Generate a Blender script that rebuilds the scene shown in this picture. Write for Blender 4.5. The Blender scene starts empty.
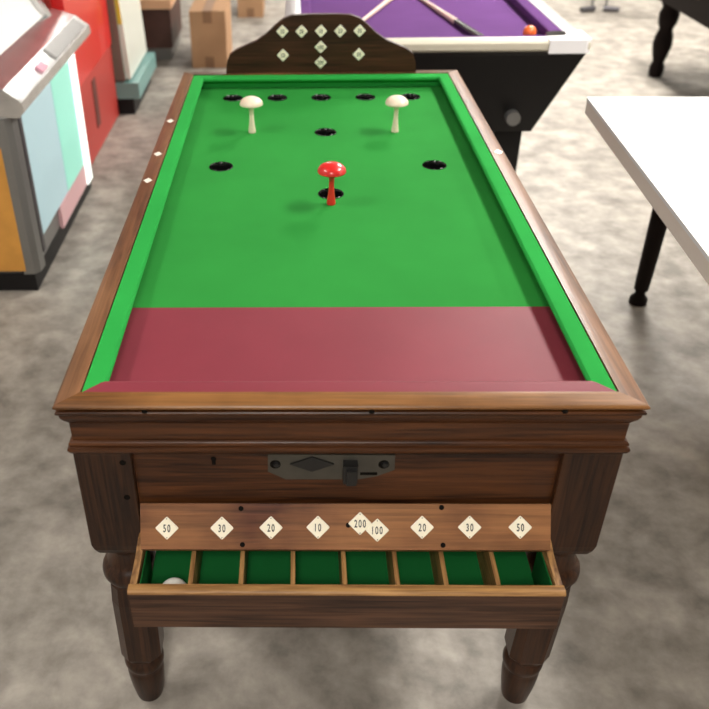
import bpy, bmesh, math, random
from mathutils import Vector, Matrix
random.seed(7)
S = bpy.context.scene
COL = S.collection
H = 0.775            # height of the top of the wooden rails above the floor
PI = math.pi

# ------------------------------------------------------------------ materials
def nt(name):
    m = bpy.data.materials.new(name); m.use_nodes = True
    n = m.node_tree; b = n.nodes['Principled BSDF']
    return m, n, b, n.links.new

def setin(b, **k):
    for a, v in k.items():
        a = a.replace('_', ' ')
        if a in b.inputs: b.inputs[a].default_value = v

def plain(name, c, rough=.5, metal=0., coat=0., noise=0., scale=30., spec=.5):
    m, n, b, L = nt(name)
    setin(b, Roughness=rough, Metallic=metal, Coat_Weight=coat)
    b.inputs['Specular IOR Level'].default_value = spec
    if noise > 0:
        tc = n.nodes.new('ShaderNodeTexCoord'); t = n.nodes.new('ShaderNodeTexNoise')
        t.inputs['Scale'].default_value = scale; t.inputs['Detail'].default_value = 4
        r = n.nodes.new('ShaderNodeValToRGB')
        r.color_ramp.elements[0].position = .3; r.color_ramp.elements[1].position = .7
        r.color_ramp.elements[0].color = [x * (1 - noise) for x in c] + [1]
        r.color_ramp.elements[1].color = [min(1, x * (1 + noise)) for x in c] + [1]
        L(tc.outputs['Object'], t.inputs['Vector']); L(t.outputs['Fac'], r.inputs['Fac'])
        L(r.outputs['Color'], b.inputs['Base Color'])
    else:
        b.inputs['Base Color'].default_value = (*c, 1)
    return m

def wood(name, dark, light, axis='X', rough=.33, lighter=None, lighter_at=0.55, lighter_soft=.15, lighter_scale=3.0, coat=.0):
    """oak: fine streaks along `axis`, broad figure, optional lighter golden patches (wear on the rails)"""
    m, n, b, L = nt(name)
    tc = n.nodes.new('ShaderNodeTexCoord')
    def streak(across, along, detail, seed):
        mp = n.nodes.new('ShaderNodeMapping')
        sc = [across] * 3; sc['XYZ'.index(axis)] = along
        mp.inputs['Scale'].default_value = sc
        mp.inputs['Location'].default_value = (seed, seed * 1.7, seed * .6)
        t = n.nodes.new('ShaderNodeTexNoise'); t.inputs['Scale'].default_value = 1
        t.inputs['Detail'].default_value = detail; t.inputs['Distortion'].default_value = .6
        L(tc.outputs['Object'], mp.inputs['Vector']); L(mp.outputs['Vector'], t.inputs['Vector'])
        return t
    f1 = streak(170, 7, 5, 1.3); f2 = streak(28, 1.6, 3, 4.1)
    mx = n.nodes.new('ShaderNodeMath'); mx.operation = 'MULTIPLY_ADD'
    mx.inputs[1].default_value = .55
    L(f1.outputs['Fac'], mx.inputs[0])
    h = n.nodes.new('ShaderNodeMath'); h.operation = 'MULTIPLY'; h.inputs[1].default_value = .45
    L(f2.outputs['Fac'], h.inputs[0]); L(h.outputs[0], mx.inputs[2])
    r = n.nodes.new('ShaderNodeValToRGB')
    e = r.color_ramp.elements
    e[0].position = .36; e[0].color = (*dark, 1)
    e[1].position = .64; e[1].color = (*light, 1)
    L(mx.outputs[0], r.inputs['Fac'])
    out = r.outputs['Color']
    if lighter:
        w = n.nodes.new('ShaderNodeTexNoise'); w.inputs['Scale'].default_value = lighter_scale; w.inputs['Detail'].default_value = 5
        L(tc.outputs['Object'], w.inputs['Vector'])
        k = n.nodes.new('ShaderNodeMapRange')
        k.inputs['From Min'].default_value = lighter_at - lighter_soft; k.inputs['From Max'].default_value = lighter_at + lighter_soft
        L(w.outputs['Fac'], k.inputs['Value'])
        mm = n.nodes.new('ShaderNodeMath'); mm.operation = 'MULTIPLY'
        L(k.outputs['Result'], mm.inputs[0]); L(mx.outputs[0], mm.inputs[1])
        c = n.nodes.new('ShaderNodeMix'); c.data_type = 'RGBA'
        c.inputs[7].default_value = (*lighter, 1)
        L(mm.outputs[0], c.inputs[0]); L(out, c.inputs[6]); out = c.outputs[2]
    L(out, b.inputs['Base Color'])
    setin(b, Roughness=rough, Coat_Weight=coat, Coat_Roughness=.25); b.inputs['Specular IOR Level'].default_value = .3
    bp = n.nodes.new('ShaderNodeBump'); bp.inputs['Strength'].default_value = .18; bp.inputs['Distance'].default_value = .002
    L(f1.outputs['Fac'], bp.inputs['Height']); L(bp.outputs['Normal'], b.inputs['Normal'])
    return m

def cloth(name, c, rough=.9, spec=.08, sheen=.0, var=.06):
    m, n, b, L = nt(name)
    tc = n.nodes.new('ShaderNodeTexCoord')
    t = n.nodes.new('ShaderNodeTexNoise'); t.inputs['Scale'].default_value = 6; t.inputs['Detail'].default_value = 3
    f = n.nodes.new('ShaderNodeTexNoise'); f.inputs['Scale'].default_value = 900; f.inputs['Detail'].default_value = 2
    r = n.nodes.new('ShaderNodeValToRGB')
    r.color_ramp.elements[0].position = .3; r.color_ramp.elements[1].position = .7
    r.color_ramp.elements[0].color = [x * (1 - var) for x in c] + [1]
    r.color_ramp.elements[1].color = [x * (1 + var) for x in c] + [1]
    L(tc.outputs['Object'], t.inputs['Vector']); L(tc.outputs['Object'], f.inputs['Vector'])
    L(t.outputs['Fac'], r.inputs['Fac']); L(r.outputs['Color'], b.inputs['Base Color'])
    bp = n.nodes.new('ShaderNodeBump'); bp.inputs['Strength'].default_value = .12; bp.inputs['Distance'].default_value = .0008
    L(f.outputs['Fac'], bp.inputs['Height']); L(bp.outputs['Normal'], b.inputs['Normal'])
    setin(b, Roughness=rough, Sheen_Weight=sheen, Sheen_Roughness=.5)
    b.inputs['Specular IOR Level'].default_value = spec
    return m

def concrete():
    m, n, b, L = nt('polished_concrete')
    tc = n.nodes.new('ShaderNodeTexCoord')
    def noise(s, d, dist=0.):
        t = n.nodes.new('ShaderNodeTexNoise'); t.inputs['Scale'].default_value = s
        t.inputs['Detail'].default_value = d; t.inputs['Distortion'].default_value = dist
        t.inputs['Roughness'].default_value = .6
        L(tc.outputs['Object'], t.inputs['Vector']); return t
    a = noise(9.5, 6, .12); c = noise(1.9, 3, .1); d = noise(45, 4)
    r = n.nodes.new('ShaderNodeValToRGB'); e = r.color_ramp.elements
    e[0].position = .36; e[0].color = (.165, .147, .125, 1)
    e[1].position = .66; e[1].color = (.46, .415, .36, 1)
    x = e.new(.5); x.color = (.295, .265, .228, 1)
    s = n.nodes.new('ShaderNodeMath'); s.operation = 'MULTIPLY_ADD'; s.inputs[1].default_value = .35
    p = n.nodes.new('ShaderNodeMath'); p.operation = 'MULTIPLY'; p.inputs[1].default_value = .65
    L(a.outputs['Fac'], p.inputs[0]); L(c.outputs['Fac'], s.inputs[0]); L(p.outputs[0], s.inputs[2])
    L(s.outputs[0], r.inputs['Fac']); L(r.outputs['Color'], b.inputs['Base Color'])
    mr = n.nodes.new('ShaderNodeMapRange'); mr.inputs['To Min'].default_value = .42; mr.inputs['To Max'].default_value = .6
    L(d.outputs['Fac'], mr.inputs['Value']); L(mr.outputs['Result'], b.inputs['Roughness'])
    b.inputs['Specular IOR Level'].default_value = .35
    return m

def emit(name, c, strength, base=(.8, .8, .8)):
    m, n, b, L = nt(name)
    setin(b, Roughness=.4); b.inputs['Base Color'].default_value = (*base, 1)
    b.inputs['Emission Color'].default_value = (*c, 1); b.inputs['Emission Strength'].default_value = strength
    return m

DK, LT = (.016, .0050, .0019), (.102, .034, .0100)
M = dict(
    rail_x=wood('rail_oak_across', (.027, .0095, .0032), (.165, .063, .018), 'X', .36, (.34, .155, .048), .5, .12, 4.5),
    rail_y=wood('rail_oak_along', (.045, .018, .009), (.20, .088, .042), 'Y', .36, (.30, .15, .07), .52, .15, 3.0),
    body_x=wood('body_oak_across', DK, LT, 'X', .36),
    body_y=wood('body_oak_along', DK, LT, 'Y', .36),
    body_z=wood('body_oak_upright', (.013, .0048, .0022), (.058, .0215, .0080), 'Z', .34),
    board=wood('board_mahogany', (.017, .0048, .0025), (.068, .021, .0105), 'X', .42),
    panel=wood('panel_oak', (.034, .0105, .0048), (.145, .048, .022), 'X', .40, (.46, .21, .080), .50, .09, 3.0),  # noise scatters lighter golden patches over the panel wood
    tray=wood('tray_oak', DK, (.10, .045, .023), 'X', .4),
    lip=wood('lip_worn_oak', (.11, .045, .014), (.52, .28, .10), 'X', .42),
    lip_y=wood('lip_worn_oak_y', (.11, .045, .014), (.50, .27, .10), 'Y', .42),
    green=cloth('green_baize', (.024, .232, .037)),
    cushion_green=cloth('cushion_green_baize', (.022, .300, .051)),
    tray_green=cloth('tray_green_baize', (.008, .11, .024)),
    maroon=cloth('maroon_cloth', (.200, .029, .043), .5, .22, .0),
    purple=cloth('purple_baize', (.115, .042, .165)),
    black=plain('gloss_black', (.004, .004, .004), .10),
    ivory=plain('ivory_plate', (.95, .88, .70), .35, noise=.03, scale=60),
    ink=plain('black_ink', (.012, .010, .009), .5),
    pearl=plain('pearl_inlay', (.86, .80, .70), .25),
    iron=plain('dark_iron', (.062, .056, .044), .45, .3, noise=.15, scale=40),
    iron_dark=plain('blackened_iron', (.028, .027, .026), .38, .6),
    hole=plain('screw_black', (.005, .004, .003), .8, spec=.1),
    white_skittle=plain('white_paint', (.86, .70, .54), .35, coat=.3, noise=.04, scale=50),
    red_skittle=plain('red_paint', (.68, .022, .020), .28, coat=.4, noise=.06, scale=50),
    ball=plain('ball_ivory', (.86, .83, .76), .12),
    laminate_white=plain('white_laminate', (.86, .86, .86), .3),
    laminate_edge=plain('beige_edge', (.84, .76, .68), .45),
    leg_black=plain('leg_black', (.012, .008, .007), .5, spec=.06),
    pool_black=plain('pool_black', (.010, .009, .009), .45, spec=.2),
    pool_rail=plain('pool_rail_cream', (.60, .55, .44), .35),
    pool_trim=plain('pool_trim_silver', (.60, .58, .60), .28, .4),
    pool_cap=plain('pool_corner_white', (.85, .83, .84), .25),
    orange=plain('orange_ball', (.90, .17, .04), .15),
    cue_dark=plain('cue_butt_dark', (.022, .012, .016), .25),
    cue_pale=plain('cue_maple', (.70, .50, .40), .3),
    pink=plain('cue_bumper_pink', (.70, .33, .42), .5),
    vend_red=plain('vending_red', (.72, .022, .020), .28, coat=.3),
    vend_low=plain('vending_lower_red', (.46, .045, .035), .45),
    vend_slot=plain('vending_slot', (.13, .030, .022), .5),
    script_white=plain('white_lettering', (.9, .88, .86), .4),
    chrome=plain('chrome', (.62, .61, .60), .22, .85, noise=.15, scale=12),
    steel=plain('grey_steel', (.25, .245, .235), .35, .6),
    steel_dark=plain('dark_steel', (.085, .078, .085), .4, .4),
    juke_wood=plain('orange_veneer', (.64, .30, .055), .45, noise=.12, scale=9),
    juke_glass=plain('white_lid', (.86, .85, .83), .12),
    mint=emit('lit_mint_panel', (.30, .80, .64), .22, (.30, .66, .54)),
    pale_blue=emit('lit_blue_panel', (.42, .62, .68), .16, (.42, .58, .62)),
    tube_white=emit('lit_white_tube', (.9, 1, .93), .75),
    rose=plain('rose_panel', (.70, .42, .44), .4),
    grey_side=plain('charcoal_laminate', (.075, .072, .070), .45),
    brown_side=plain('taupe_laminate', (.17, .14, .11), .45),
    brown=plain('brown_laminate', (.075, .030, .022), .45, noise=.15, scale=8),
    cream=plain('cream_front', (.78, .79, .70), .25),
    yellow=plain('yellow_decal', (.80, .60, .06), .35),
    teal=plain('teal_band', (.17, .33, .31), .4),
    card=plain('cardboard', (.42, .245, .135), .8, noise=.06, scale=7, spec=.2),
    tape=plain('brown_tape', (.24, .125, .062), .45),
    wall=plain('wall_paint', (.50, .48, .45), .9, noise=.03, scale=4),
    ceil=plain('ceiling_paint', (.22, .215, .21), .9, noise=.03, scale=4),
    skirting=plain('skirting_paint', (.35, .34, .33), .6),
    floor=concrete(),
    lamp_white=plain('lamp_housing', (.82, .82, .82), .5),
    tube=emit('lamp_diffuser', (1, .97, .92), 6.0),
)

# ------------------------------------------------------------------ helpers
def origin(o):
    v = Vector((0, 0, 0))
    while o: v += o.location; o = o.parent
    return v

BG_RESCALE = [1.0, 0.0]      # scale, y offset: background rescaled about the camera for the changed floor height
def obj(name, bm, mats, parent=None, smooth=None, loc=None, bevel=0.):
    """link a bmesh drawn in world coordinates as one mesh object under `parent`"""
    me = bpy.data.meshes.new(name)
    if bevel:
        es = [e for e in bm.edges if len(e.link_faces) == 2 and e.calc_face_angle(0) > .6]
        bmesh.ops.bevel(bm, geom=es, offset=bevel, segments=2, affect='EDGES', profile=.6, clamp_overlap=True)
    bmesh.ops.recalc_face_normals(bm, faces=bm.faces)
    if BG_RESCALE[0] != 1:
        for v in bm.verts: v.co = v.co * BG_RESCALE[0] + Vector((0, BG_RESCALE[1], 0))
    off = origin(parent) if parent else Vector((0, 0, 0))
    if loc is not None: off = Vector(loc) * BG_RESCALE[0] + Vector((0, BG_RESCALE[1], 0))
    bmesh.ops.translate(bm, verts=bm.verts, vec=-off)
    if smooth is not None:
        for f in bm.faces: f.smooth = True
        for e in bm.edges:
            if len(e.link_faces) == 2 and e.calc_face_angle(0) > smooth: e.smooth = False
    bm.to_mesh(me); bm.free()
    for mm in (mats if isinstance(mats, (list, tuple)) else [mats]): me.materials.append(mm)
    o = bpy.data.objects.new(name, me); COL.objects.link(o)
    if parent: o.parent = parent; o.location = off - origin(parent)
    else: o.location = off
    return o

def thing(name, label, cat, loc=(0, 0, 0), group=None):
    o = bpy.data.objects.new(name, None); COL.objects.link(o)
    o.empty_display_size = .1; o.location = Vector(loc) * BG_RESCALE[0] + Vector((0, BG_RESCALE[1], 0))
    return tag(o, label, cat, group)

def tag(o, label, cat, group=None):
    o['label'] = label; o['category'] = cat
    if group: o['group'] = group
    return o

def box(bm, x0, x1, y0, y1, z0, z1, mi=0):
    v = [bm.verts.new(p) for p in ((x0, y0, z0), (x1, y0, z0), (x1, y1, z0), (x0, y1, z0),
                                   (x0, y0, z1), (x1, y0, z1), (x1, y1, z1), (x0, y1, z1))]
    for i in ((0, 3, 2, 1), (4, 5, 6, 7), (0, 1, 5, 4), (1, 2, 6, 5), (2, 3, 7, 6), (3, 0, 4, 7)):
        bm.faces.new([v[k] for k in i]).material_index = mi
    return bm

def B(*a): return box(bmesh.new(), *a)

def loft(bm, rings, cap=True, mi=0):
    R = [[bm.verts.new(p) for p in r] for r in rings]
    n = len(R[0])
    for a, b in zip(R, R[1:]):
        for i in range(n):
            bm.faces.new((a[i], a[(i + 1) % n], b[(i + 1) % n], b[i])).material_index = mi
    if cap:
        bm.faces.new(R[0][::-1]).material_index = mi; bm.faces.new(R[-1]).material_index = mi
    return bm

def lathe(bm, prof, cx, cy, n=32, mi=0, cap=True):
    return loft(bm, [[(cx + r * math.cos(2 * PI * i / n), cy + r * math.sin(2 * PI * i / n), z) for i in range(n)]
                     for r, z in prof], cap, mi)

def tube(bm, p0, p1, r0, r1=None, n=16, mi=0):
    p0, p1 = Vector(p0), Vector(p1); d = (p1 - p0).normalized()
    a = d.orthogonal().normalized(); b = d.cross(a); r1 = r0 if r1 is None else r1
    return loft(bm, [[p + (a * math.cos(2 * PI * i / n) + b * math.sin(2 * PI * i / n)) * r for i in range(n)]
                     for p, r in ((p0, r0), (p1, r1))], True, mi)

def prism(bm, outline, fn, t0, t1, mi=0):
    """outline of (a, b) pairs, fn(a, b, t) -> point"""
    return loft(bm, [[fn(a, b, t) for a, b in outline] for t in (t0, t1)], True, mi)

W2, LEN = .43, 1.722         # half width and length of the table top
def mitred(profile, side):
    """profile of (inset, height below/above rail top), swept along one side of the table with mitred ends"""
    bm = bmesh.new()
    e = {'front': lambda d: ((-W2 + d, d), (W2 - d, d)),
         'back': lambda d: ((W2 - d, LEN - d), (-W2 + d, LEN - d)),
         'left': lambda d: ((-W2 + d, LEN - d), (-W2 + d, d)),
         'right': lambda d: ((W2 - d, d), (W2 - d, LEN - d))}[side]
    rings = [[], []]
    for d, z in profile:
        for k in (0, 1):
            x, y = e(d)[k]; rings[k].append((x, y, H + z))
    return loft(bm, rings)

SIDES = ('front', 'back', 'left', 'right')

_txt = {}
def digits(text, size):
    cu = bpy.data.curves.new('t', 'FONT'); cu.body = text; cu.size = size
    cu.align_x = 'CENTER'; cu.align_y = 'CENTER'; cu.extrude = .0004; cu.space_character = 1.32; cu.offset = .00022
    o = bpy.data.objects.new('t', cu); COL.objects.link(o)
    bpy.context.view_layer.update()
    me = bpy.data.meshes.new_from_object(o.evaluated_get(bpy.context.evaluated_depsgraph_get()))
    bpy.data.objects.remove(o); bpy.data.curves.remove(cu)
    xs = [v.co.x for v in me.vertices]; ys = [v.co.y for v in me.vertices]
    c = ((min(xs) + max(xs)) / 2, (min(ys) + max(ys)) / 2)
    for v in me.vertices: v.co.x = (v.co.x - c[0]) * .60; v.co.y = v.co.y - c[1]
    return me

def number_plate(text, r, mat4, parent, nails=True):
    """diamond plate with rounded points, its number and two nail heads; drawn flat, then placed by mat4"""
    bm = bmesh.new()
    out = []
    for k in range(4):
        a = k * PI / 2
        tip = Vector((math.cos(a), math.sin(a))) * r
        p, q = Vector((math.cos(a - PI / 2), math.sin(a - PI / 2))) * r, Vector((math.cos(a + PI / 2), math.sin(a + PI / 2))) * r
        A = tip + (p - tip) * .11; D = tip + (q - tip) * .11
        out += [A, A.lerp(tip, .6).lerp(D.lerp(tip, .6), .25), A.lerp(tip, .6).lerp(D.lerp(tip, .6), .75), D]
    loft(bm, [[(p.x * s, p.y * s, z) for p in out] for s, z in ((1, 0), (1, .0013), (.95, .0019))])
    if nails:
        for y in (-.80, .80): lathe(bm, [(r * .045, .0017), (r * .045, .0023)], 0, y * r, 10, 1)
    me = digits(text, r * .90)
    bt = bmesh.new(); bt.from_mesh(me)
    bmesh.ops.translate(bt, verts=bt.verts, vec=(0, 0, .0021))
    for f in bt.faces: f.material_index = 1
    t2 = bpy.data.meshes.new('t'); bt.to_mesh(t2); bt.free(); bm.from_mesh(t2)
    bpy.data.meshes.remove(t2); bpy.data.meshes.remove(me)
    bmesh.ops.transform(bm, matrix=mat4, verts=bm.verts)
    return obj('number_plate', bm, [M['ivory'], M['ink']], parent)

# ------------------------------------------------------------------ the room
def struct(name, bm, m, **k):
    o = obj(name, bm, m, **k); o['kind'] = 'structure'; return o
RX0, RX1, RY0, RY1, RZ = -2.6, 6.0, -4.5, 9.5, 3.05
struct('floor', B(RX0, RX1, RY0, RY1, -.1, 0), M['floor'])
struct('ceiling', B(RX0, RX1, RY0, RY1, RZ, RZ + .1), M['ceil'])
struct('wall_left', B(RX0 - .1, RX0, RY0, RY1, 0, RZ), M['wall'])
struct('wall_right', B(RX1, RX1 + .1, RY0, RY1, 0, RZ), M['wall'])
struct('wall_back', B(RX0, RX1, RY1, RY1 + .1, 0, RZ), M['wall'])
struct('wall_front', B(RX0, RX1, RY0 - .1, RY0, 0, RZ), M['wall'])
struct('baseboard_back', B(RX0, RX1, RY1 - .015, RY1, 0, .1), M['skirting'])
struct('baseboard_left', B(RX0, RX0 + .015, RY0, RY1 - .02, 0, .1), M['skirting'])

# ------------------------------------------------------------------ the bar billiards table
T = thing('bar_billiards_table', 'dark oak bar billiards table with green playing cloth and maroon front strip', 'table', (0, .86, 0))

rail_prof = [(.0325, 0), (.0030, 0), (.0002, -.0012), (-.0016, -.0035), (-.0018, -.0060), (0, -.0085), (.0045, -.0100), (.0325, -.0100)]
bead_prof = [(.0325, -.0101), (.0055, -.0101), (.0055, -.0130), (.0008, -.0136), (-.0004, -.0152), (-.0004, -.0178), (.0012, -.0200), (.0032, -.0206), (.0040, -.0270),
             (.0075, -.0350), (.0120, -.0410), (.0140, -.0450), (.0325, -.0450)]
rails = {}
for s in SIDES:
    rails[s] = obj('rail', mitred(rail_prof, s), M['rail_x' if s in ('front', 'back') else 'rail_y'], T, smooth=.45)
    obj('edge_moulding', mitred(bead_prof, s), M['body_x' if s in ('front', 'back') else 'body_y'], T, smooth=.45)
# black plugged holes along the front rail's groove
for x in (-.2976, .0331, .312):
    obj('plug', tube(bmesh.new(), (x, -.0009, H - .0112), (x, .006, H - .0112), .0042, n=14), M['hole'], rails['front'])
# inlaid sight diamonds on the rail tops
def inlay(x, y, par):
    bm = bmesh.new()
    prism(bm, [(.0105, 0), (0, .015), (-.0105, 0), (0, -.015)], lambda a, b, t: (x + a, y + b, t), H - .001, H + .0006)
    obj('diamond_inlay', bm, M['pearl'], par)
for y in (1.2514, 1.0065, .8396): inlay(-.4152, y, rails['left'])
inlay(.4160, 1.0051, rails['right'])

cush_prof = [(.0335, -.0035), (.0345, -.0018), (.058, -.0018), (.0635, -.003), (.0668, -.0065), (.0672, -.0100), (.0650, -.0140), (.0540, -.0180), (.0470, -.0240), (.0460, -.0375), (.0335, -.0375)]
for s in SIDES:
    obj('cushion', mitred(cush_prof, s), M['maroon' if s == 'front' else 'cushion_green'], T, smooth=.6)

# playing bed: green cloth with nine holes cut through, maroon cloth in front
ZB = -.038
HOLES = [(-.2676, 1.5690), (-.1325, 1.5690), (0, 1.5690), (.1335, 1.5690), (.2690, 1.5690), (.004, 1.2610), (-.2625, 1.0170), (.2660, 1.0180), (.004, .8460)]
BX, BY0, BY1 = W2 - .046, .3385, LEN - .046
bed = obj('green_cloth', B(-BX, BX, BY0, BY1, H + ZB - .02, H + ZB), M['green'], T)
cut = bmesh.new()
for x, y in HOLES: tube(cut, (x, y, H + ZB - .05), (x, y, H + ZB + .05), .0285, n=40)
co = obj('cutter', cut, M['green'])
co.location -= origin(T) * 0
md = bed.modifiers.new('holes', 'BOOLEAN'); md.operation = 'DIFFERENCE'; md.object = co; md.solver = 'EXACT'
bpy.context.view_layer.update()
me = bpy.data.meshes.new_from_object(bed.evaluated_get(bpy.context.evaluated_depsgraph_get()))
bed.modifiers.clear(); bed.data = me; bpy.data.objects.remove(co)
obj('maroon_cloth', B(-BX, BX, .046, .3378, H + ZB - .02, H + ZB + .0004), M['maroon'], T)
for x, y in HOLES:
    z = H + ZB
    bm = lathe(bmesh.new(), [(.0302, z + .0002), (.0298, z + .0018), (.0288, z + .0024), (.0278, z + .0012), (.0266, z - .002), (.0252, z - .008), (.0242, z - .018), (.0238, z - .045), (.018, z - .056), (.001, z - .058),
                             (.001, z - .060), (.019, z - .058), (.0265, z - .046), (.0278, z - .012), (.0282, z - .002)], x, y, 40, cap=False)
    obj('pocket_cup', bm, M['black'], T, smooth=1.0)

# frieze, bead moulding, carcass
for s in SIDES:
    m = M['body_x' if s in ('front', 'back') else 'body_y']
    obj('frieze', mitred([(.0135, -.0445), (.0140, -.078), (.030, -.078), (.030, -.0445)], s), m, T)
    obj('bead_moulding', mitred([(.030, -.0775), (.0105, -.0775), (.0080, -.0800), (.0080, -.0835), (.0100, -.0845), (.0100, -.0855), (.0062, -.0870), (.0052, -.0905), (.0062, -.0945),
                                 (.0072, -.0965), (.0082, -.0985), (.0105, -.101), (.030, -.101)], s), m, T, smooth=.8)
for nm, a in (('side_panel', (-.408, -.39, .108, LEN - .108)), ('side_panel', (.39, .408, .108, LEN - .108)), ('end_panel', (-.330, .330, LEN - .04, LEN - .02))):
    obj(nm, B(*a, H - .30, H - .1005), M['body_y' if nm == 'side_panel' else 'body_x'], T)
obj('bottom_board', B(-.388, .388, .135, LEN - .045, H - .30, H - .285), M['body_y'], T)

front = obj('front_panel', B(-.331, .331, .026, .044, H - .300, H - .1005), M['body_x'], T)
bm = bmesh.new()      # keyhole
prism(bm, [(.0045 * math.cos(a), .0045 * math.sin(a) + .003) for a in [i * PI / 8 - .8 for i in range(13)]] + [(-.003, -.009), (.003, -.009)],
      lambda a, b, t: (-.2054 + a, t, H - .128 + b), .0252, .0262)
obj('keyhole', bm, M['hole'], front)

# coin mechanism
CY = .026
coin = obj('coin_plate', prism(bmesh.new(), [(-.1203, -.1125), (.0760, -.1140), (.0768, -.1440), (.0500, -.1572), (.0210, -.1640), (-.0930, -.1640), (-.1209, -.1480)],
           lambda a, b, t: (a, t, H + b), CY - .0045, CY), M['iron'], T, bevel=.0012)
obj('diamond_boss', prism(bmesh.new(), [(-.0860, -.1308), (-.0519, -.1160), (-.0177, -.1308), (-.0519, -.1460)], lambda a, b, t: (a, t, H + b), CY - .0072, CY - .004), M['iron_dark'], coin, bevel=.001)
bm = B(-.0040, .0185, CY - .0200, CY - .004, H - .1590, H - .1235)
box(bm, .0010, .0165, CY - .0265, CY - .019, H - .1580, H - .1290)
obj('coin_lever', bm, M['iron_dark'], coin, bevel=.002)
obj('return_slot', B(.0236, .0503, CY - .0050, CY - .0040, H - .1545, H - .1490), M['hole'], coin)
for x in (-.1072, .0614):
    bm = tube(bmesh.new(), (x, CY - .0085, H - .132), (x, CY - .004, H - .132), .0040, .0058, 16)
    obj('bolt', bm, M['iron_dark'], coin, smooth=.6)
    obj('bolt_recess', tube(bmesh.new(), (x - .002, CY - .0049, H - .1325), (x - .002, CY - .0042, H - .1325), .0085, n=18), M['hole'], coin)

# legs: square post, turned neck and ring, eight-sided shaft, ring and foot
def octa(c, half, ch, z, cx, cy):
    h = half
    return [(cx + a, cy + b, z) for a, b in ((-h + ch, -h), (h - ch, -h), (h, -h + ch), (h, h - ch), (h - ch, h), (-h + ch, h), (-h, h - ch), (-h, -h + ch))]
def leg(sx, cy):
    cx = sx * .3755
    root = obj('leg', loft(bmesh.new(), [octa(0, h, c, H + z, cx, cy) for h, c, z in
               ((.040, .006, -.328), (.0435, .004, -.3175), (.0445, .0012, -.306), (.0445, .0012, -.1005))]), M['body_z'], T)
    cx = sx * .3722
    prof = [(.0375, -.327), (.0385, -.331), (.0345, -.336), (.0325, -.348), (.0330, -.362), (.0370, -.374), (.0385, -.378), (.0420, -.381), (.0465, -.388), (.0485, -.397),
            (.0480, -.406), (.0440, -.414), (.0400, -.4175), (.0400, -.4185)]
    obj('turned_neck', lathe(bmesh.new(), [(r, H + z) for r, z in prof[::-1]], cx, cy, 40), M['body_z'], root, smooth=.9)
    front = cy < 1
    lean = -.0035 if not front or sx < 0 else -.0065      # shaft and foot shifted sideways to match image positions
    obj('eight_sided_shaft', loft(bmesh.new(), [octa(0, h, c, H + z, sx * .370 + lean * (z + .417) / -.225, cy) for h, c, z in
        ((.0330, .0190, -.642), (.0380, .0165, -.628), (.0385, .0150, -.47), (.0365, .0145, -.428), (.0330, .0170, -.4170))]), M['body_z'], root)
    prof = [(.031, -.640), (.0330, -.643), (.0375, -.649), (.0405, -.658), (.0400, -.667), (.0370, -.674), (.0355, -.677), (.0368, -.684), (.0372, -.694), (.0360, -.712),
            (.0335, -.735), (.0305, -.754), (.0285, -.767), (.0265, -H)]
    obj('foot', lathe(bmesh.new(), [(r * .95, H + z) for r, z in prof[::-1]], sx * .370 + lean * 1.25, cy, 40), M['body_z'], root, smooth=.9)
    return root
for cy in (.0573, LEN - .0573):
    for sx in (-1, 1):
        lg = leg(sx, cy)
        if cy < 1 and sx < 0:
            for x, z in ((-.345, -.1217), (-.3467, -.195)):
                obj('plug', tube(bmesh.new(), (x, .0122, H + z), (x, .0180, H + z), .0052, n=14), M['hole'], lg)

# sloped score panel with its diamonds
PT, PB = Vector((0, .0185, H - .2125)), Vector((0, -.0210, H - .2770))
PD = (PB - PT).normalized(); PN = Vector((1, 0, 0)).cross(-PD).normalized()   # PN faces the player
if PN.y > 0: PN = -PN
PL = (PB - PT).length
def onpanel(x, s, h=0): return Vector((x, 0, 0)) + PT + PD * s + PN * h
bm = bmesh.new()
loft(bm, [[onpanel(x, s, h) for s, h in ((.001, 0), (PL, 0), (PL + .006, -.012), (.001, -.0030))] for x in (-.3285, .3305)])
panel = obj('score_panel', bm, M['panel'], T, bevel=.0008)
def panel_mat(x, s, h):
    m = Matrix.Identity(4)
    m.col[0][:3] = (1, 0, 0); m.col[1][:3] = -PD; m.col[2][:3] = PN; m.col[3][:3] = onpanel(x, s, h)
    return m
for t, x, s in (('50', -.2854, .0411), ('30', -.1965, .0409), ('20', -.1174, .0400), ('10', -.0417, .0392), ('200', .0257, .0328),
                ('20', .1251, .0388), ('30', .2010, .0386), ('50', .2816, .0384)):
    number_plate(t, .0192, panel_mat(x, s, .0002), panel)
number_plate('100', .0192, panel_mat(.0532, .0430, .0023), panel)
for x, s in ((-.1656, .0091), (-.1635, .0680), (.1561, .0069), (.1589, .0680), (.0070, .0358)):
    bm = tube(bmesh.new(), onpanel(x, s, .0006), onpanel(x, s, -.002), .0042, n=14)
    obj('screw', bm, M['hole'], panel)

# ball tray with eight compartments
TX, TB = .3400, H - .3740
tray = obj('ball_tray', B(-TX, TX, -.0900, -.0745, TB - .0095, H - .3030), M['tray'], T)
bm = bmesh.new()      # rounded worn lip
prism(bm, [(-.0912, -.3040), (-.0918, -.3018), (-.0905, -.2990), (-.0870, -.2972), (-.0770, -.2968), (-.0742, -.2982), (-.0740, -.3040)],
      lambda a, b, t: (t, a, H + b), -TX - .0012, TX + .0012)
obj('lip', bm, M['lip'], tray, smooth=.9)
for sx in (-1, 1):
    bm = bmesh.new()
    prism(bm, [(-.0738, -.3830), (-.0738, -.2985), (-.0560, -.2950), (-.0250, -.2870), (-.0090, -.2790), (.0020, -.2745), (.0122, -.2740), (.0122, -.3830)],
          lambda a, b, t: (sx * (t - .055 * (a + .0738)), a, H + b), TX - .0105, TX)
    e = obj('tray_end', bm, M['lip_y'], tray)
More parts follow.
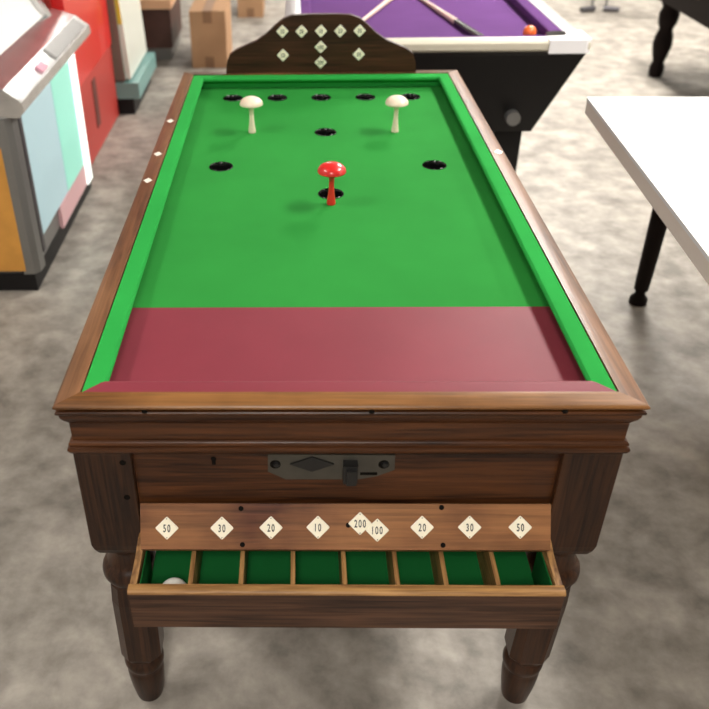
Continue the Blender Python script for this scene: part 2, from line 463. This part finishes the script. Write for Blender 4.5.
obj('tray_bottom', B(-.3245, .3245, -.0740, .1000, TB - .0095, TB - .003), M['tray'], tray)
bm = B(-.3245, .3245, -.0738, .0980, TB - .003, TB)
box(bm, -.3245, .3245, .0985, .1010, TB - .003, H - .290)
for sx in (-1, 1): box(bm, *sorted((sx * .3248, sx * .3230)), -.0738, .0120, TB, H - .3005)
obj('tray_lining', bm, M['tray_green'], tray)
for x in (-.2452, -.1648, -.0822, .0003, .0835, .1600, .2420):
    bm = bmesh.new()
    prism(bm, [(-.0740, -.3760), (-.0740, -.3050), (-.0090, -.3010), (.0980, -.3010), (.0980, -.3760)], lambda a, b, t: (x + t, a, H + b), -.0036, .0036)
    obj('divider', bm, M['lip_y'], tray)

# back board
pts = [(-.2968, 0), (-.2950, .020), (-.2924, .0352), (-.2834, .0560), (-.2612, .0715), (-.2298, .0843), (-.1987, .0970), (-.1675, .1177), (-.1396, .1430), (-.1151, .1610), (-.0878, .1705), (-.045, .1727)]
outl = pts + [(-x, z) for x, z in pts[::-1]]
board = obj('back_board', prism(bmesh.new(), [(x + .0015, z) for x, z in outl], lambda a, b, t: (a, t, H + b), 1.700, 1.720), M['board'], T, bevel=.003)
def board_mat(x, z):
    m = Matrix.Identity(4)
    m.col[0][:3] = (1, 0, 0); m.col[1][:3] = (0, 0, 1); m.col[2][:3] = (0, -1, 0); m.col[3][:3] = (x, 1.6998, H + z)
    return m
for t, x, z in (('30', -.1176, .1250), ('20', -.0591, .1248), ('10', 0, .1252), ('20', .0588, .1249), ('30', .1176, .1252), ('100', 0, .0781), ('200', .0003, .0318), ('50', -.1165, .0545), ('50', .1180, .0551)):
    number_plate(t, .0190, board_mat(x, z), board)

# ------------------------------------------------------------------ skittles and ball
def skittle(x, y, name, mat, label, h=1.0, cr=.0310):
    z = H + ZB
    t = thing(name, label, 'skittle', (x, y, z), 'wooden mushroom skittles on the table')
    obj('stem', lathe(bmesh.new(), [(r, z + q * h) for r, q in ((.0098, .0003), (.0102, .004), (.0095, .010), (.0076, .022), (.0062, .036), (.0058, .050), (.0064, .062), (.0078, .072), (.0078, .078))], x, y, 28), mat, t, smooth=1.2)
    prof = [(.007, .0745), (.018, .0735), (cr - .004, .0742), (cr, .0760), (cr + .0002, .0780)]
    for i in range(1, 9):
        a = i * PI / 2 / 8; prof.append((max(cr * math.cos(a), .0005), .0780 + .0195 * math.sin(a)))
    obj('cap', lathe(bmesh.new(), [(r, z + q * h) for r, q in prof], x, y, 36), mat, t, smooth=1.2)
    return t
skittle(-.1960, 1.2665, 'mushroom_skittle', M['white_skittle'], 'white mushroom skittle on the left of the green cloth')
skittle(.1925, 1.2640, 'mushroom_skittle', M['white_skittle'], 'white mushroom skittle on the right of the green cloth')
skittle(.0025, .7900, 'mushroom_skittle', M['red_skittle'], 'red mushroom skittle standing just in front of the nearest hole', 1.0, .0318)

bm = bmesh.new(); bmesh.ops.create_uvsphere(bm, u_segments=32, v_segments=20, radius=.0238)
bmesh.ops.translate(bm, verts=bm.verts, vec=(-.2770, -.0475, TB + .0240))
tag(obj('billiard_ball', bm, M['ball'], smooth=3, loc=(-.2770, -.0475, TB)), 'white ball lying in the leftmost compartment of the ball tray', 'ball')

# ------------------------------------------------------------------ pool table behind
BG_RESCALE[:] = [.9649, -.0336]  # background coordinates come from image pixels, rescaled about the camera
P = thing('pool_table', 'black pub pool table with purple cloth and cream rails', 'pool table', (.43, 3.2, 0))
px0, px1, py0, py1, PZ = -.125, .990, 2.190, 4.25, .800
def prect(inset, z): return [(px0 + inset, py0 + inset, z), (px1 - inset, py0 + inset, z), (px1 - inset, py1 - inset, z), (px0 + inset, py1 - inset, z)]
obj('cabinet', loft(bmesh.new(), [prect(.13, .42), prect(.012, PZ - .055), prect(.004, PZ - .041), prect(.050, PZ - .041), prect(.062, PZ - .0705)]), M['pool_black'], P)
# rails as four mitred strips
def pmitre(prof, side):
    ends = {'near': lambda d: ((px0 + d, py0 + d), (px1 - d, py0 + d)), 'far': lambda d: ((px1 - d, py1 - d), (px0 + d, py1 - d)),
            'left': lambda d: ((px0 + d, py1 - d), (px0 + d, py0 + d)), 'right': lambda d: ((px1 - d, py0 + d), (px1 - d, py1 - d))}[side]
    return loft(bmesh.new(), [[(*ends(d)[k], PZ + z) for d, z in prof] for k in (0, 1)])
for s in ('near', 'far', 'left', 'right'):
    r = obj('rail', pmitre([(.065, 0), (.010, 0), (0, -.008), (0, -.030), (.010, -.040), (.065, -.040)], s), M['pool_rail' if s in ('near', 'far') else 'pool_trim'], P, smooth=.7)
    obj('cushion', pmitre([(.066, -.002), (.095, -.002), (.108, -.008), (.110, -.014), (.100, -.045), (.066, -.045)], s), M['purple'], P, smooth=.7)
for i, (x, y) in enumerate(((px0, py0), (px1, py0), (px0, py1), (px1, py1))):
    a, b = (1 if x < .4 else -1), (1 if y < 3 else -1)
    bm = bmesh.new()
    prism(bm, [(-.004, .016), (.004, .004), (.016, -.004), (.150, -.004), (.150, .060), (.085, .068), (.068, .085), (.060, .150), (-.004, .150)],
          lambda p, q, t: (x + a * p, y + b * q, t), PZ - .044, PZ + .003)
    obj('corner_cap', bm, M['pool_cap'], P, bevel=.003)
    obj('pocket', lathe(bmesh.new(), [(.001, PZ - .044), (.050, PZ - .044), (.050, PZ + .0025), (.001, PZ + .0025)], x + a * .092, y + b * .092, 28), M['black'], P, smooth=.8)
obj('cloth', B(px0 + .100, px1 - .100, py0 + .100, py1 - .100, PZ - .070, PZ - .044), M['purple'], P)
for x in (px0 + .165, px1 - .265):
    for y in (py0 + .165, py1 - .275):
        obj('leg', loft(bmesh.new(), [[(x + a, y + b, z) for a, b in ((i, i), (.11 - i, i), (.11 - i, .11 - i), (i, .11 - i))] for i, z in ((.012, 0), (.012, .02), (0, .03), (0, .43))]), M['pool_black'], P)
bm = tube(bmesh.new(), (.765, py0 + .055, .495), (.765, py0 + .140, .495), .027, .027, 20)
obj('ball_return', bm, M['steel'], P, smooth=.8)

bm = bmesh.new(); bmesh.ops.create_uvsphere(bm, u_segments=28, v_segments=18, radius=.0254)
bz = PZ - .044
bmesh.ops.translate(bm, verts=bm.verts, vec=(.818, 2.400, bz + .0256))
tag(obj('pool_ball', bm, M['orange'], smooth=3, loc=(.818, 2.400, bz)), 'orange ball on the purple pool table cloth', 'ball')

def cue(p0, p1, label, name='pool_cue'):
    p0, p1 = Vector(p0), Vector(p1); d = p1 - p0
    t = thing(name, label, 'cue', p0)
    def seg(nm, a, b, ra, rb, m): obj(nm, tube(bmesh.new(), p0 + d * a, p0 + d * b, ra, rb, 16), m, t, smooth=.9)
    seg('bumper', 0, .012, .014, .0155, M['pink']); seg('butt', .012, .34, .0155, .0125, M['cue_dark'])
    seg('shaft', .34, .985, .0125, .006, M['cue_pale']); seg('tip', .985, 1, .006, .0055, M['cue_dark'])
    return t
cue((.632, 2.318, bz + .0162), (.470, 3.255, bz + .0075), 'pool cue with dark butt lying near the orange ball')
cue((.545, 3.62, bz + .0162), (.125, 2.50, bz + .0075), 'pool cue whose pale shaft points behind the back board')

# ------------------------------------------------------------------ white topped table at right
BG_RESCALE[:] = [1.0, 0.0]
wz = .705
Wt = thing('white_table', 'white topped table with dark legs to the right of the bar billiards table', 'table', (1.35, 1.05, 0))
E1, E2 = Vector((1, -.022, 0)).normalized(), Vector((-.0572, -1.0584, 0)).normalized()
def wt(u, v, z): return Vector((.8311, 1.6594, z)) + E1 * u + E2 * v      # u along the far edge, v along the left edge towards the player
def slab(u0, u1, v0, v1, z0, z1): return loft(bmesh.new(), [[wt(u, v, z) for u, v in ((u0, v0), (u1, v0), (u1, v1), (u0, v1))] for z in (z0, z1)])
obj('tabletop', slab(0, 1.10, 0, 1.80, wz - .010, wz), M['laminate_white'], Wt)
obj('edge_frame', slab(.002, 1.098, .002, 1.798, wz - .050, wz - .0105), M['laminate_edge'], Wt)
for u in (.297, .85):
    for v in (.060, 1.70):
        x, y, _ = wt(u, v, 0)
        lg = obj('leg', lathe(bmesh.new(), [(.024, .055), (.026, .10), (.031, .40), (.032, wz - .0505)], x, y, 20), M['leg_black'], Wt, smooth=.8)
        obj('foot', lathe(bmesh.new(), [(.030, 0), (.030, .02), (.018, .035), (.016, .0552)], x, y, 20), M['leg_black'], lg, smooth=.8)

# ------------------------------------------------------------------ dark turned-leg table, far right
BG_RESCALE[:] = [.9649, -.0336]  # same rescale about the camera as the pool table
D = thing('snooker_table', 'dark wooden table on turned legs at the top right corner', 'table', (2.9, 3.6, 0))
obj('cabinet', loft(bmesh.new(), [[(x, y, z) for x, y in ((2.16, 2.55), (3.55, 2.55), (3.55, 4.68), (2.16, 4.68))] for z in (.46, .80)]), M['leg_black'], D, bevel=.01)
obj('cloth', B(2.26, 3.45, 2.65, 4.58, .80, .806), M['green'], D)
obj('rail', loft(loft(bmesh.new(), [[(x, y, z) for x, y in ((2.13, 2.52), (2.25, 2.52), (2.25, 4.71), (2.13, 4.71))] for z in (.801, .85)]),
    [[(x, y, z) for x, y in ((2.25, 4.59), (3.58, 4.59), (3.58, 4.71), (2.25, 4.71))] for z in (.801, .85)]), M['leg_black'], D)
for x in (2.24, 3.47):
    for y in (2.64, 4.55):
        obj('leg', lathe(bmesh.new(), [(.040, 0), (.046, .03), (.046, .06), (.034, .09), (.048, .14), (.060, .20), (.054, .25), (.040, .29), (.056, .33), (.062, .38), (.048, .42), (.065, .461)], x, y, 24), M['leg_black'], D, smooth=.9)

# metal stool, only its feet in the photo
K = thing('metal_stool', 'thin grey metal stool standing far back by the top edge', 'stool', (2.45, 6.45, 0))
for x, d in ((2.375, -1), (2.490, 1)):
    lg = obj('leg', tube(bmesh.new(), (x, 6.42, .03), (x, 6.50, .66), .012, .012, 12), M['steel'], K, smooth=.8)
    obj('foot_bar', tube(bmesh.new(), (x - d * .02, 6.42, .024), (x + d * .10, 6.38, .024), .024, .020, 12), M['steel_dark'], lg, smooth=.8)
obj('seat', lathe(bmesh.new(), [(.17, .655), (.18, .665), (.18, .70), (.16, .715)], 2.43, 6.50, 28), M['pool_black'], K, smooth=.8)

# ------------------------------------------------------------------ jukebox, nearest on the left
J = thing('jukebox', 'jukebox with lit mint front and white sloping lid', 'jukebox', (-1.4, 2.3, 0))
JX = -1.05
obj('body', B(-1.74, JX - .060, 1.795, 2.80, .070, .660), M['grey_side'], J)
obj('side_veneer', B(-1.70, JX - .040, 1.785, 1.7955, .085, .560), M['juke_wood'], J)
obj('plinth', B(-1.72, JX - .010, 1.788, 2.79, 0, .0705), M['pool_black'], J, bevel=.006)
obj('corner_pillar', loft(bmesh.new(), [[(JX - .050 + a, 1.785 + b, z) for a, b in ((0, 0), (.040, .004), (.058, .025), (.062, .075), (.0, .085))] for z in (.071, .660)]), M['steel'], J, bevel=.004)
obj('edge_strip', loft(bmesh.new(), [[(JX + a, 1.872 + b, z) for a, b in ((-.05, 0), (.012, 0), (.012, .03), (-.05, .03))] for z in (.120, .660)]), M['steel_dark'], J)
obj('lit_panel', B(JX - .055, JX, 1.905, 2.36, .160, .652), M['pale_blue'], J)
obj('mint_panel', B(JX - .055, JX + .002, 2.362, 2.665, .160, .652), M['mint'], J)
obj('rose_panel', B(JX - .055, JX + .003, 2.200, 2.665, .062, .158), M['rose'], J, bevel=.004)
obj('light_tube', B(JX - .055, JX + .010, 2.667, 2.755, .060, .652), M['tube_white'], J, bevel=.008)
obj('kick_panel', B(JX - .045, JX - .012, 1.905, 2.20, .071, .158), M['steel'], J)
bm = bmesh.new()   # chrome selector shelf, proud of the front and running past the right side
prism(bm, [(JX - .06, .662), (JX + .040, .660), (JX + .060, .680), (JX + .056, .712), (JX + .000, .755), (JX - .10, .785), (JX - .10, .662)], lambda a, b, t: (a, t, b), 1.80, 2.90)
shelf = obj('selector_shelf', bm, M['chrome'], J, bevel=.008)
def onsh(k, lift): return (JX + .055 - .057 * k + lift * .6, .7125 + .0425 * k + lift * .8)
bm = bmesh.new()
prism(bm, [onsh(.12, .0), onsh(.12, .006), onsh(.92, .006), onsh(.92, 0)], lambda a, b, t: (a, t, b), 2.32, 2.84)
obj('key_panel', bm, M['steel'], shelf)
bm = bmesh.new()
prism(bm, [onsh(.15, .0), onsh(.15, .009), onsh(.6, .009), onsh(.6, 0)], lambda a, b, t: (a, t, b), 2.12, 2.19)
obj('coin_button', bm, M['pink'], shelf, bevel=.003)
bm = bmesh.new()   # curved white lid
prof = [(JX - .100, .760)] + [(JX - .100 - .30 * math.sin(i * PI / 2 / 8) * .9 - .0, .775 + .36 * (1 - math.cos(i * PI / 2 / 8))) for i in range(9)]
prof = [(JX - .085, .768), (JX - .120, .815), (JX - .170, .900), (JX - .225, 1.000), (JX - .290, 1.110), (JX - .375, 1.215), (JX - .470, 1.290), (-1.70, 1.320), (-1.70, .768)]
prism(bm, prof, lambda a, b, t: (a, t, b), 1.86, 2.74)
lid = obj('lid', bm, M['juke_glass'], J, bevel=.012)
bm = bmesh.new()
prism(bm, [(a, b) for a, b in [(JX - .072, .772), (JX - .205, 1.010), (JX - .280, 1.135), (JX - .470, 1.315), (-1.72, 1.345), (-1.72, .772)]], lambda a, b, t: (a, t, b), 1.800, 1.856)
obj('lid_side', bm, M['chrome'], J, bevel=.006)
bm = bmesh.new()
prism(bm, [(a, b) for a, b in [(JX - .072, .772), (JX - .205, 1.010), (JX - .280, 1.135), (JX - .470, 1.315), (-1.72, 1.345), (-1.72, .772)]], lambda a, b, t: (a, t, b), 2.744, 2.800)
obj('lid_side', bm, M['chrome'], J, bevel=.006)
obj('upper_case', B(-1.74, JX - .1005, 1.795, 2.80, .661, .767), M['steel_dark'], J)

# ------------------------------------------------------------------ red vending machine
V = thing('vending_machine', 'tall red vending machine behind the jukebox', 'vending machine', (-1.5, 3.38, 0))
VX = -1.11
obj('cabinet', B(-1.95, VX - .05, 2.935, 3.835, .03, 1.80), M['vend_low'], V, bevel=.012)
obj('plinth', B(-1.93, VX - .06, 2.95, 3.82, 0, .031), M['pool_black'], V)
obj('lower_door', B(VX - .052, VX, 2.94, 3.83, .008, .405), M['vend_low'], V, bevel=.008)
up = obj('lit_door', B(VX - .052, VX + .006, 2.94, 3.83, .408, 1.79), M['vend_red'], V, bevel=.010)
obj('delivery_slot', B(VX - .01, VX + .004, 3.27, 3.35, .12, .36), M['vend_slot'], V)
bm = bmesh.new()   # tail of the white swirl lettering
pp = [(3.02 + .028 * i, .800 + .035 * math.sin(i * .62) + .006 * i) for i in range(14)]
for a, b in zip(pp, pp[1:]): tube(bm, (VX + .0062, *a), (VX + .0062, *b), .009, n=8)
obj('lettering', bm, M['script_white'], up)

# ------------------------------------------------------------------ second machine beyond
A = thing('arcade_machine', 'charcoal sided machine with cream front and teal base band', 'arcade machine', (-1.35, 4.15, 0))
AX = -1.00
obj('body', loft(bmesh.new(), [[(x, y, z) for x, y in ((-1.80, 3.86), (x1, 3.86), (x1, 4.50), (-1.80, 4.50))] for x1, z in ((AX - .06, .10), (AX - .10, 1.30))]), M['grey_side'], A, bevel=.01)
obj('side_trim', loft(bmesh.new(), [[(x, y, z) for x, y in ((x1 - .075, 3.845), (x1, 3.845), (x1, 3.8605), (x1 - .075, 3.8605))] for x1, z in ((AX - .055, .20), (AX - .085, 1.28))]), M['brown_side'], A)
obj('front_panel', loft(bmesh.new(), [[(x, y, z) for x, y in ((x1 - .03, 3.87), (x1, 3.87), (x1, 4.49), (x1 - .03, 4.49))] for x1, z in ((AX - .025, .20), (AX - .055, .86))]), M['cream'], A)
obj('yellow_corner', loft(bmesh.new(), [[(x, y, z) for x, y in ((x1 - .03, 3.865), (x1, 3.865), (x1, 3.96), (x1 - .03, 3.96))] for x1, z in ((AX - .040, .50), (AX - .051, .80))]), M['yellow'], A)
obj('base_band', B(-1.79, AX + .02, 3.84, 4.52, .095, .185), M['teal'], A, bevel=.012)
obj('plinth', B(-1.77, AX - .02, 3.86, 4.50, 0, .096), M['pool_black'], A)

# brown cabinet further back
Cb = thing('brown_cabinet', 'dark brown cabinet with pale top between machine and cardboard box', 'cabinet', (-1.2, 5.3, 0))
obj('body', B(-1.55, -.935, 5.02, 5.60, .085, .340), M['brown'], Cb, bevel=.006)
obj('plinth', B(-1.53, -.950, 5.04, 5.58, 0, .086), M['steel'], Cb)
obj('top_panel', B(-1.56, -.925, 5.01, 5.61, .341, .400), plain('peach_top', (.75, .42, .24), .4), Cb, bevel=.008)
obj('upper_case', B(-1.50, -1.02, 5.10, 5.58, .401, .95), M['steel_dark'], Cb, bevel=.01)

# cardboard boxes
def carton(x0, x1, y0, y1, h, label, name='cardboard_box'):
    t = thing(name, label, 'box', ((x0 + x1) / 2, (y0 + y1) / 2, 0), 'cardboard boxes on the floor behind the table')
    obj('carton', B(x0, x1, y0, y1, 0, h), M['card'], t, bevel=.004)
    xm = (x0 + x1) / 2
    bm = B(xm - .030, xm + .030, y0 - .0012, y0 + .001, h - .075, h + .0012)
    box(bm, xm - .030, xm + .030, y0 + .001, y1, h - .001, h + .0012)
    bmesh.ops.remove_doubles(bm, verts=bm.verts, dist=.0005)
    obj('tape', bm, M['tape'], t)
    obj('tape', B(xm - .030, xm + .030, y0 - .0012, y0 + .001, .001, .075), M['tape'], t)
    return t
carton(-.782, -.545, 4.82, 5.35, .365, 'tall brown cardboard box beside the left end of the back board')
carton(-.560, -.350, 6.32, 6.75, .300, 'small cardboard box furthest back, behind the taller one')

# ------------------------------------------------------------------ lamps
BG_RESCALE[:] = [1.0, 0.0]
def lamp(x, y, power, w=.60, l=1.25, col=(1, .96, .90)):
    t = thing('ceiling_or_fill_light', 'white fluorescent ceiling light or added fill light above the shop floor', 'ceiling light', (x, y, RZ), 'fluorescent ceiling lights')
    fr = bmesh.new(); z1, z0 = RZ, RZ - .06
    for a in ((x - w / 2 - .03, x - w / 2, y - l / 2 - .03, y + l / 2 + .03), (x + w / 2, x + w / 2 + .03, y - l / 2 - .03, y + l / 2 + .03),
              (x - w / 2, x + w / 2, y - l / 2 - .03, y - l / 2), (x - w / 2, x + w / 2, y + l / 2, y + l / 2 + .03)): box(fr, *a, z0, z1)
    obj('frame', fr, M['lamp_white'], t)
    obj('diffuser', B(x - w / 2, x + w / 2, y - l / 2, y + l / 2, RZ - .03, RZ - .02), M['tube'], t)
    ld = bpy.data.lights.new('lamp', 'AREA'); ld.shape = 'RECTANGLE'; ld.size = w; ld.size_y = l; ld.energy = power; ld.color = col
    lo = bpy.data.objects.new('lamp', ld); COL.objects.link(lo); lo.parent = t; lo.location = (0, 0, -.035)
for x, y, p in ((1.9, 4.3, 140), (1.9, 7.1, 65), (1.9, 1.3, 60), (-.3, 8.2, 40), (4.4, 3.2, 50), (4.4, 6.9, 30), (4.4, -.4, 40), (-.2, -2.4, 66), (-1.9, .4, 15)):  # lamps behind the camera, at far left and furthest back are added fill
    lamp(x, y, p)
wd = bpy.data.worlds.new('World'); S.world = wd; wd.use_nodes = True
wd.node_tree.nodes['Background'].inputs[0].default_value = (.9, .95, 1, 1)
wd.node_tree.nodes['Background'].inputs[1].default_value = .3

# ------------------------------------------------------------------ camera
yaw, pitch, roll = -.0235, .5967, -.0149
f = Vector((math.sin(yaw) * math.cos(pitch), math.cos(yaw) * math.cos(pitch), -math.sin(pitch)))
r = Vector((math.cos(yaw), -math.sin(yaw), 0)); u = r.cross(f)
r2 = r * math.cos(roll) + u * math.sin(roll); u2 = u * math.cos(roll) - r * math.sin(roll)
cd = bpy.data.cameras.new('camera'); cam = bpy.data.objects.new('camera', cd); COL.objects.link(cam)
mw = Matrix.Identity(4)
mw.col[0][:3] = r2; mw.col[1][:3] = u2; mw.col[2][:3] = -f; mw.col[3][:3] = (-.0756, -.9559, .7383 + H)
cam.matrix_world = mw
cd.sensor_width = 36; cd.lens = 36 * 833.54 / 709
cd.shift_x = (354.5 - 280.45) / 709; cd.shift_y = 0
cd.clip_start = .05
cd.dof.use_dof = True; cd.dof.focus_distance = 1.52; cd.dof.aperture_fstop = (cd.lens / 1000) / .0095
S.camera = cam
S.view_settings.view_transform = 'Standard'; S.view_settings.look = 'None'
S.view_settings.gamma = 1; S.view_settings.use_curve_mapping = False
S.view_settings.exposure = 0.48
